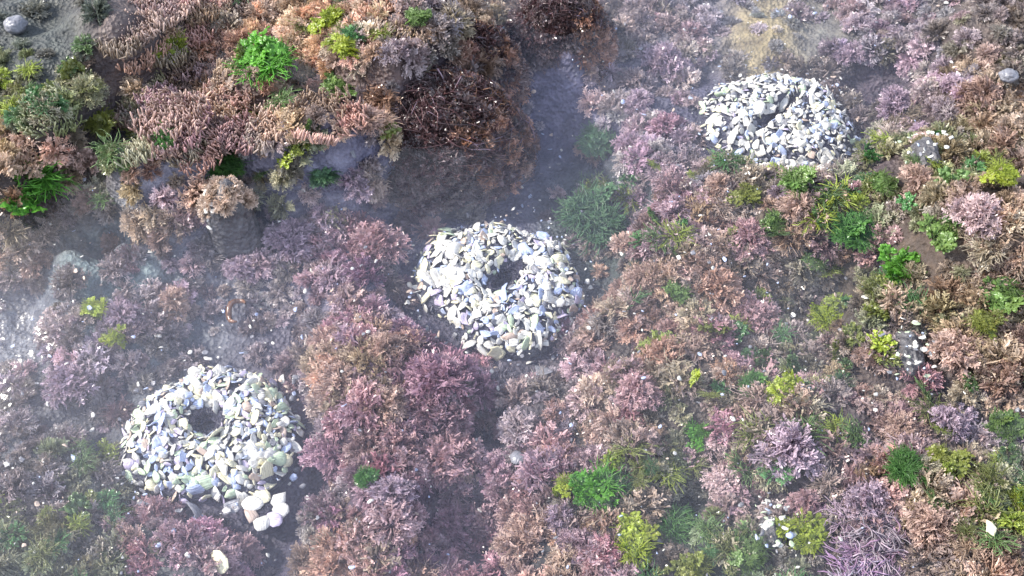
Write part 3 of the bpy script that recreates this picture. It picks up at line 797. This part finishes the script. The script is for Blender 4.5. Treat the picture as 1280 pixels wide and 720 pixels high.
# small rock standing in the channel, tan growth over its top, white chips imitating the light on its left
def empty(name, loc, lab, cat, group=None):
    e = bpy.data.objects.new(name, None); COL.objects.link(e); e.location = loc; e['label'] = lab; e['category'] = cat; e.empty_display_size = .4
    if group: e['group'] = group
    return e
x, y, s = G(286, 262, -.3)
root = empty('small_rock', (x, y, -2.3), 'small rock standing in the channel with tan growth and white chips for its sunlit left flank', 'rock')
o, _ = lumpy('rock', 1.0, 36 * s, 30 * s, 3.3, M_ROCK, 3, root)
A = Acc()
for k in range(16):
    a = RNG.uniform(0, 6.28); q = math.sqrt(RNG.random()) * .75
    hx, hy = math.cos(a) * q * 36 * s, math.sin(a) * q * 30 * s
    place(A, TC[k % 12], hx, hy, 3.3 * math.sqrt(max(0, 1 - q * q)) - .12, .42, RNG.uniform(0, 6), (-math.sin(a) * q, math.cos(a) * q), np.array((.42, .30, .20)) * RNG.uniform(.8, 1.3), (.66, .52, .42), 1)
V, T, C = A.get(); link_obj('algae_cover', make_mesh('algae_cover', V, T, C, M_COR), root)
RV, RT, rn = [], [], 0
for k in range(26):
    Vp, Tp = shell_plate(r.uniform(.07, .14), True, r); a = r.uniform(2.9, 4.3); zz = r.uniform(.5, 1.5)
    nn = Vector((math.cos(a), math.sin(a), zz)).normalized()
    qt = nn.to_track_quat('Z', 'Y').to_matrix()
    cz = nn.z
    V2 = Vp @ np.array(qt).T + np.array((nn.x * 36 * s * 1.12, nn.y * 30 * s * 1.12, nn.z * 3.3 * 1.05))
    RV.append(V2); RT.append(Tp + rn); rn += len(V2)
link_obj('lit_flank_chips', make_mesh('lit_flank_chips', np.concatenate(RV), np.concatenate(RT), None, SH[0]), root)  # white chips stand in for sunlight on the left flank

for (a, b, rp, zz, mat, seed, lab) in [
 (320, 190, 25, -.2, M_CRUST, 5, 'rounded pale pink crusted stone at the water line right of the small green-topped rock'),
 (226, 206, 22, -.4, M_CRUST, 6, 'pinkish grey stone at the water line under the nubby rock'),
 (335, 218, 18, -.9, M_ROCK, 9, 'dark purple stone below the pale pink crusted stone'),
 (18, 28, 15, 1.6, SH[4], 12, 'whitish pebble in the dark top left corner'),
 (1262, 92, 12, 1.0, SH[4], 14, 'pale grey pebble at the right edge near the top'),
 (1010, 48, 11, -2.4, M_ROCK, 17, 'round dark pebble on the sandy patch behind the slit-mouthed anemone'),
 ]:
    x, y, s = G(a, b, zz)
    o, _ = lumpy('stone', rp * s, 1, .85, .7, mat, seed)
    o.location = (x, y, zz - .1); o['label'] = lab; o['category'] = 'stone'; o['group'] = 'stones round the pool'

# white barnacle patches
for (a, b, n_, sp, lab) in [(1142, 425, 46, 1.0, 'white and teal barnacle patch in the right-hand turf'), (968, 652, 34, .7, 'white barnacle patch beside the lime seaweed at the bottom'),
                            (1165, 175, 30, 1.0, 'scattered whitish barnacle patch right of the slit-mouthed anemone')]:
    x, y, z, R = pix_place(a, b, 20, .8)
    RV, RT, RM, rn = [], [], [], 0
    for k in range(n_):
        Vp, Tp = shell_plate(r.uniform(.04, .13), r.random() < .3, r)
        nn = Vector((r.gauss(0, .5), r.gauss(0, .5), 1)).normalized()
        hx, hy = r.gauss(0, .5) * sp, r.gauss(0, .8) * sp
        V2 = Vp @ np.array(nn.to_track_quat('Z', 'Y').to_matrix()).T + np.array((hx, hy, float(bed(x + hx, y + hy)) - z + .75 - .25 * (hx * hx + hy * hy) + r.uniform(-.1, .05)))
        RV.append(V2); RT.append(Tp + rn); RM += [r.choice((0, 0, 0, 2, 3, 4))] * len(Tp); rn += len(V2)
    e = empty('barnacle_patch', (x, y, z), lab, 'barnacles')
    lo, _ = lumpy('rock', 1.0, .5 * sp, .8 * sp, .5, M_ROCK, 21 + a, e)
    link_obj('barnacles', make_mesh('barnacles', np.concatenate(RV), np.concatenate(RT), None, mats=SH, mi=RM), e, kind='stuff')

# brown curled leaf in the water
x, y, z, R = pix_place(300, 392, 22, .5)
A = Acc()
P = [(-.1 + .3 * math.cos(t), .1 + .5 * math.sin(t), .5 + .06 * math.sin(3 * t)) for t in np.linspace(.6, 4.9, 12)]
V, T, tt = tube(P, [.04, .07, .09, .1, .1, .1, .1, .1, .09, .08, .06, .03], 4); V[:, 2] = .5 + (V[:, 2] - .5) * 1.4
A.add(V, T, (.22, .11, .06))
V, T, C = A.get(); link_obj('curled_seaweed_leaf', make_mesh('curled_seaweed_leaf', V, T, C, M_WET, True), loc=(x, y, z), label='curled orange-brown leaf of seaweed lying in hazy water', cat='seaweed')

# ------------------------------------------------------------------ dark brown seaweed mounds standing out of the water
def mound(a, b, zc, rx, ry, rz_, lab, seed, nstr, warm=.5):
    r = random.Random(seed); random.seed(seed)
    x, y, s = G(a, b, zc)
    zb = -3.6
    e = empty('seaweed_mound', (x, y, zb), lab, 'seaweed mound', 'brown seaweed mounds at the top of the pool')
    hh = zc - zb + rz_
    o, _ = lumpy('rock', 1.0, rx * .8, ry * .72, hh * .93, M_ROCK, seed, e)
    A = Acc()
    for k in range(nstr):
        # start on the upper dome, run down along it with a swirl
        th = r.uniform(0, 2 * PI); ph = r.uniform(.05, 1.15); sw = r.gauss(.5, .7); L = r.uniform(.1, .45)
        P = []; lift = r.uniform(.90, 1.02)
        for i in range(7):
            f = i / 6; p_ = min(1.25, ph + L * f); t_ = th + sw * f + .12 * math.sin(f * 6 + k)
            q = lift + .1 * math.sin(f * PI) + r.gauss(0, .012) + (.05 * f * r.random())
            P.append((math.sin(p_) * math.cos(t_) * rx * q, math.sin(p_) * math.sin(t_) * ry * q, math.cos(p_) * hh * q))
        w = r.choice((.008, .01, .014, .018, .024))
        V, T, tt = tube(P, [w, w * 1.2, w * 1.2, w, w, w * .8, w * .3], 3)
        c = np.array((.08, .035, .035)) * r.uniform(.4, 1.5)
        if math.cos(th - .1) > .55 and r.random() < warm: c = np.array((.22, .11, .06)) * r.uniform(.5, 1.3)
        if r.random() < .05: c = np.array((.3, .2, .24))
        A.add(V, T, c)
    V, T, C = A.get(); link_obj('hanging_strands', make_mesh('hanging_strands', V, T, C, M_WET, True), e)
    A = Acc()
    for k in range(int(nstr * .55)):
        th = r.uniform(0, 2 * PI); ph = math.acos(1 - r.random() * .68)
        d = np.array((math.sin(ph) * math.cos(th), math.sin(ph) * math.sin(th), math.cos(ph)))
        w = math.cos(th - .1) > .3 and ph > .5
        c = np.array((.30, .15, .09) if (w and r.random() < .5) else (.075, .034, .034)) * r.uniform(.5, 1.35)
        place(A, TC[r.randrange(12)], d[0] * rx, d[1] * ry, d[2] * hh, r.uniform(.28, .6), r.uniform(0, 6), (-d[1] * .9, d[0] * .9), c, c * 1.3 + r.choice((.01, .03, .1)), 1.0)
    V, T, C = A.get(); link_obj('feathery_tufts', make_mesh('feathery_tufts', V, T, C, M_WET), e)
mound(550, 146, -.4, 3.5, 2.8, 1.2, 'big dark brown seaweed mound rising out of the channel, with a rust coloured right end', 31, 900)
mound(700, 18, -.2, 2.2, 1.8, .8, 'brown seaweed mound at the top edge with a dark overhang above the channel', 37, 800, .9)
mound(590, 62, -.2, 2.0, 1.4, .9, 'reddish brown seaweed mound wedged between the other two mounds', 41, 600, .7)

# ------------------------------------------------------------------ water
m, nt, out = new_mat('pool_water')
tc = nt.nodes.new('ShaderNodeTexCoord')
n1 = nt.nodes.new('ShaderNodeTexNoise'); n1.inputs['Scale'].default_value = .55; n1.inputs['Detail'].default_value = 3
n2 = nt.nodes.new('ShaderNodeTexNoise'); n2.inputs['Scale'].default_value = 2.6; n2.inputs['Detail'].default_value = 2
for n_ in (n1, n2): link(nt, tc, 'Object', n_, 'Vector')
ad = nt.nodes.new('ShaderNodeMath'); ad.operation = 'MULTIPLY_ADD'; ad.inputs[1].default_value = .18
link(nt, n2, 'Fac', ad, 0); link(nt, n1, 'Fac', ad, 2)
bp = nt.nodes.new('ShaderNodeBump'); bp.inputs['Strength'].default_value = .6; bp.inputs['Distance'].default_value = .0016
link(nt, ad, 0, bp, 'Height')
# reflectance of water from the angle of view, the same from both sides of the surface
ge = nt.nodes.new('ShaderNodeNewGeometry')
dt = nt.nodes.new('ShaderNodeVectorMath'); dt.operation = 'DOT_PRODUCT'; link(nt, ge, 'Incoming', dt, 0); link(nt, bp, 0, dt, 1)
def mth(op, src, sk, val=None):
    n_ = nt.nodes.new('ShaderNodeMath'); n_.operation = op; link(nt, src, sk, n_, 0)
    if val is not None: n_.inputs[1].default_value = val
    return n_
ab = mth('ABSOLUTE', dt, 'Value'); inv = nt.nodes.new('ShaderNodeMath'); inv.operation = 'SUBTRACT'; inv.inputs[0].default_value = 1; link(nt, ab, 0, inv, 1)
p5 = mth('POWER', inv, 0, 5.0); fr = mth('MULTIPLY_ADD', p5, 0, .97); fr.inputs[2].default_value = .03
gl = nt.nodes.new('ShaderNodeBsdfGlossy'); gl.inputs['Roughness'].default_value = .06; link(nt, bp, 0, gl, 'Normal')
tr = nt.nodes.new('ShaderNodeBsdfTransparent')
mx = nt.nodes.new('ShaderNodeMixShader'); link(nt, fr, 0, mx, 0); link(nt, tr, 0, mx, 1); link(nt, gl, 0, mx, 2)
link(nt, mx, 0, out, 'Surface')
pv = nt.nodes.new('ShaderNodeVolumePrincipled')
pv.inputs['Color'].default_value = (.77, .80, .98, 1); pv.inputs['Density'].default_value = 2.7; pv.inputs['Anisotropy'].default_value = 0
link(nt, pv, 0, out, 'Volume')
X, Y0, Y1, ZB = 75, -40, 140, -14
V = [(-X, Y0, 0), (X, Y0, 0), (X, Y1, 0), (-X, Y1, 0), (-X, Y0, ZB), (X, Y0, ZB), (X, Y1, ZB), (-X, Y1, ZB)]
F = [(0, 1, 2, 3), (7, 6, 5, 4), (0, 4, 5, 1), (1, 5, 6, 2), (2, 6, 7, 3), (3, 7, 4, 0)]
link_obj('pool_water', make_mesh('pool_water', V, F, None, m), kind='structure', label='cloudy tide pool water')

# ------------------------------------------------------------------ light
SUN_EL, SUN_AZ = math.radians(41), math.radians(-84)      # azimuth from +y, to the left
w = bpy.data.worlds.new('World'); S.world = w; w.use_nodes = True
nt = w.node_tree; bg = nt.nodes['Background']
sky = nt.nodes.new('ShaderNodeTexSky'); sky.sky_type = 'NISHITA'; sky.sun_disc = False
sky.sun_elevation = SUN_EL; sky.sun_rotation = SUN_AZ; sky.dust_density = 1.2; sky.air_density = 1.0
# bright cloud added to the sky for sheen on the pool and softer light
wtc = nt.nodes.new('ShaderNodeTexCoord')
wn = nt.nodes.new('ShaderNodeTexNoise'); wn.inputs['Scale'].default_value = 2.6; wn.inputs['Detail'].default_value = 5; wn.inputs['Roughness'].default_value = .55
nt.links.new(wtc.outputs['Generated'], wn.inputs['Vector'])
wm = nt.nodes.new('ShaderNodeMapRange'); wm.interpolation_type = 'SMOOTHSTEP'; wm.inputs[1].default_value = .44; wm.inputs[2].default_value = .60
nt.links.new(wn.outputs['Fac'], wm.inputs[0])
wx = nt.nodes.new('ShaderNodeMix'); wx.data_type = 'RGBA'; wx.inputs[7].default_value = (7.0, 7.6, 9.2, 1)
nt.links.new(wm.outputs[0], wx.inputs[0]); nt.links.new(sky.outputs[0], wx.inputs[6])
nt.links.new(wx.outputs[2], bg.inputs[0]); bg.inputs[1].default_value = .15
sd = bpy.data.lights.new('sun', 'SUN'); sd.energy = 4.2; sd.angle = math.radians(1.5); sd.color = (1, .95, .88)
so = bpy.data.objects.new('sun', sd); COL.objects.link(so)
dirv = Vector((math.sin(SUN_AZ) * math.cos(SUN_EL), math.cos(SUN_AZ) * math.cos(SUN_EL), math.sin(SUN_EL)))
so.rotation_euler = dirv.to_track_quat('Z', 'Y').to_euler()

# centimetres -> metres
for o in list(S.objects):
    if o.parent is None:
        o.location = o.location * .01
        if o.type in ('MESH', 'EMPTY'): o.scale = (.01, .01, .01)
S.view_settings.view_transform = 'Standard'; S.view_settings.look = 'None'
S.view_settings.exposure = .78; S.view_settings.gamma = 1
S.cycles.volume_bounces = 1; S.cycles.max_bounces = 8; S.cycles.transparent_max_bounces = 12
S.cycles.use_denoising = True
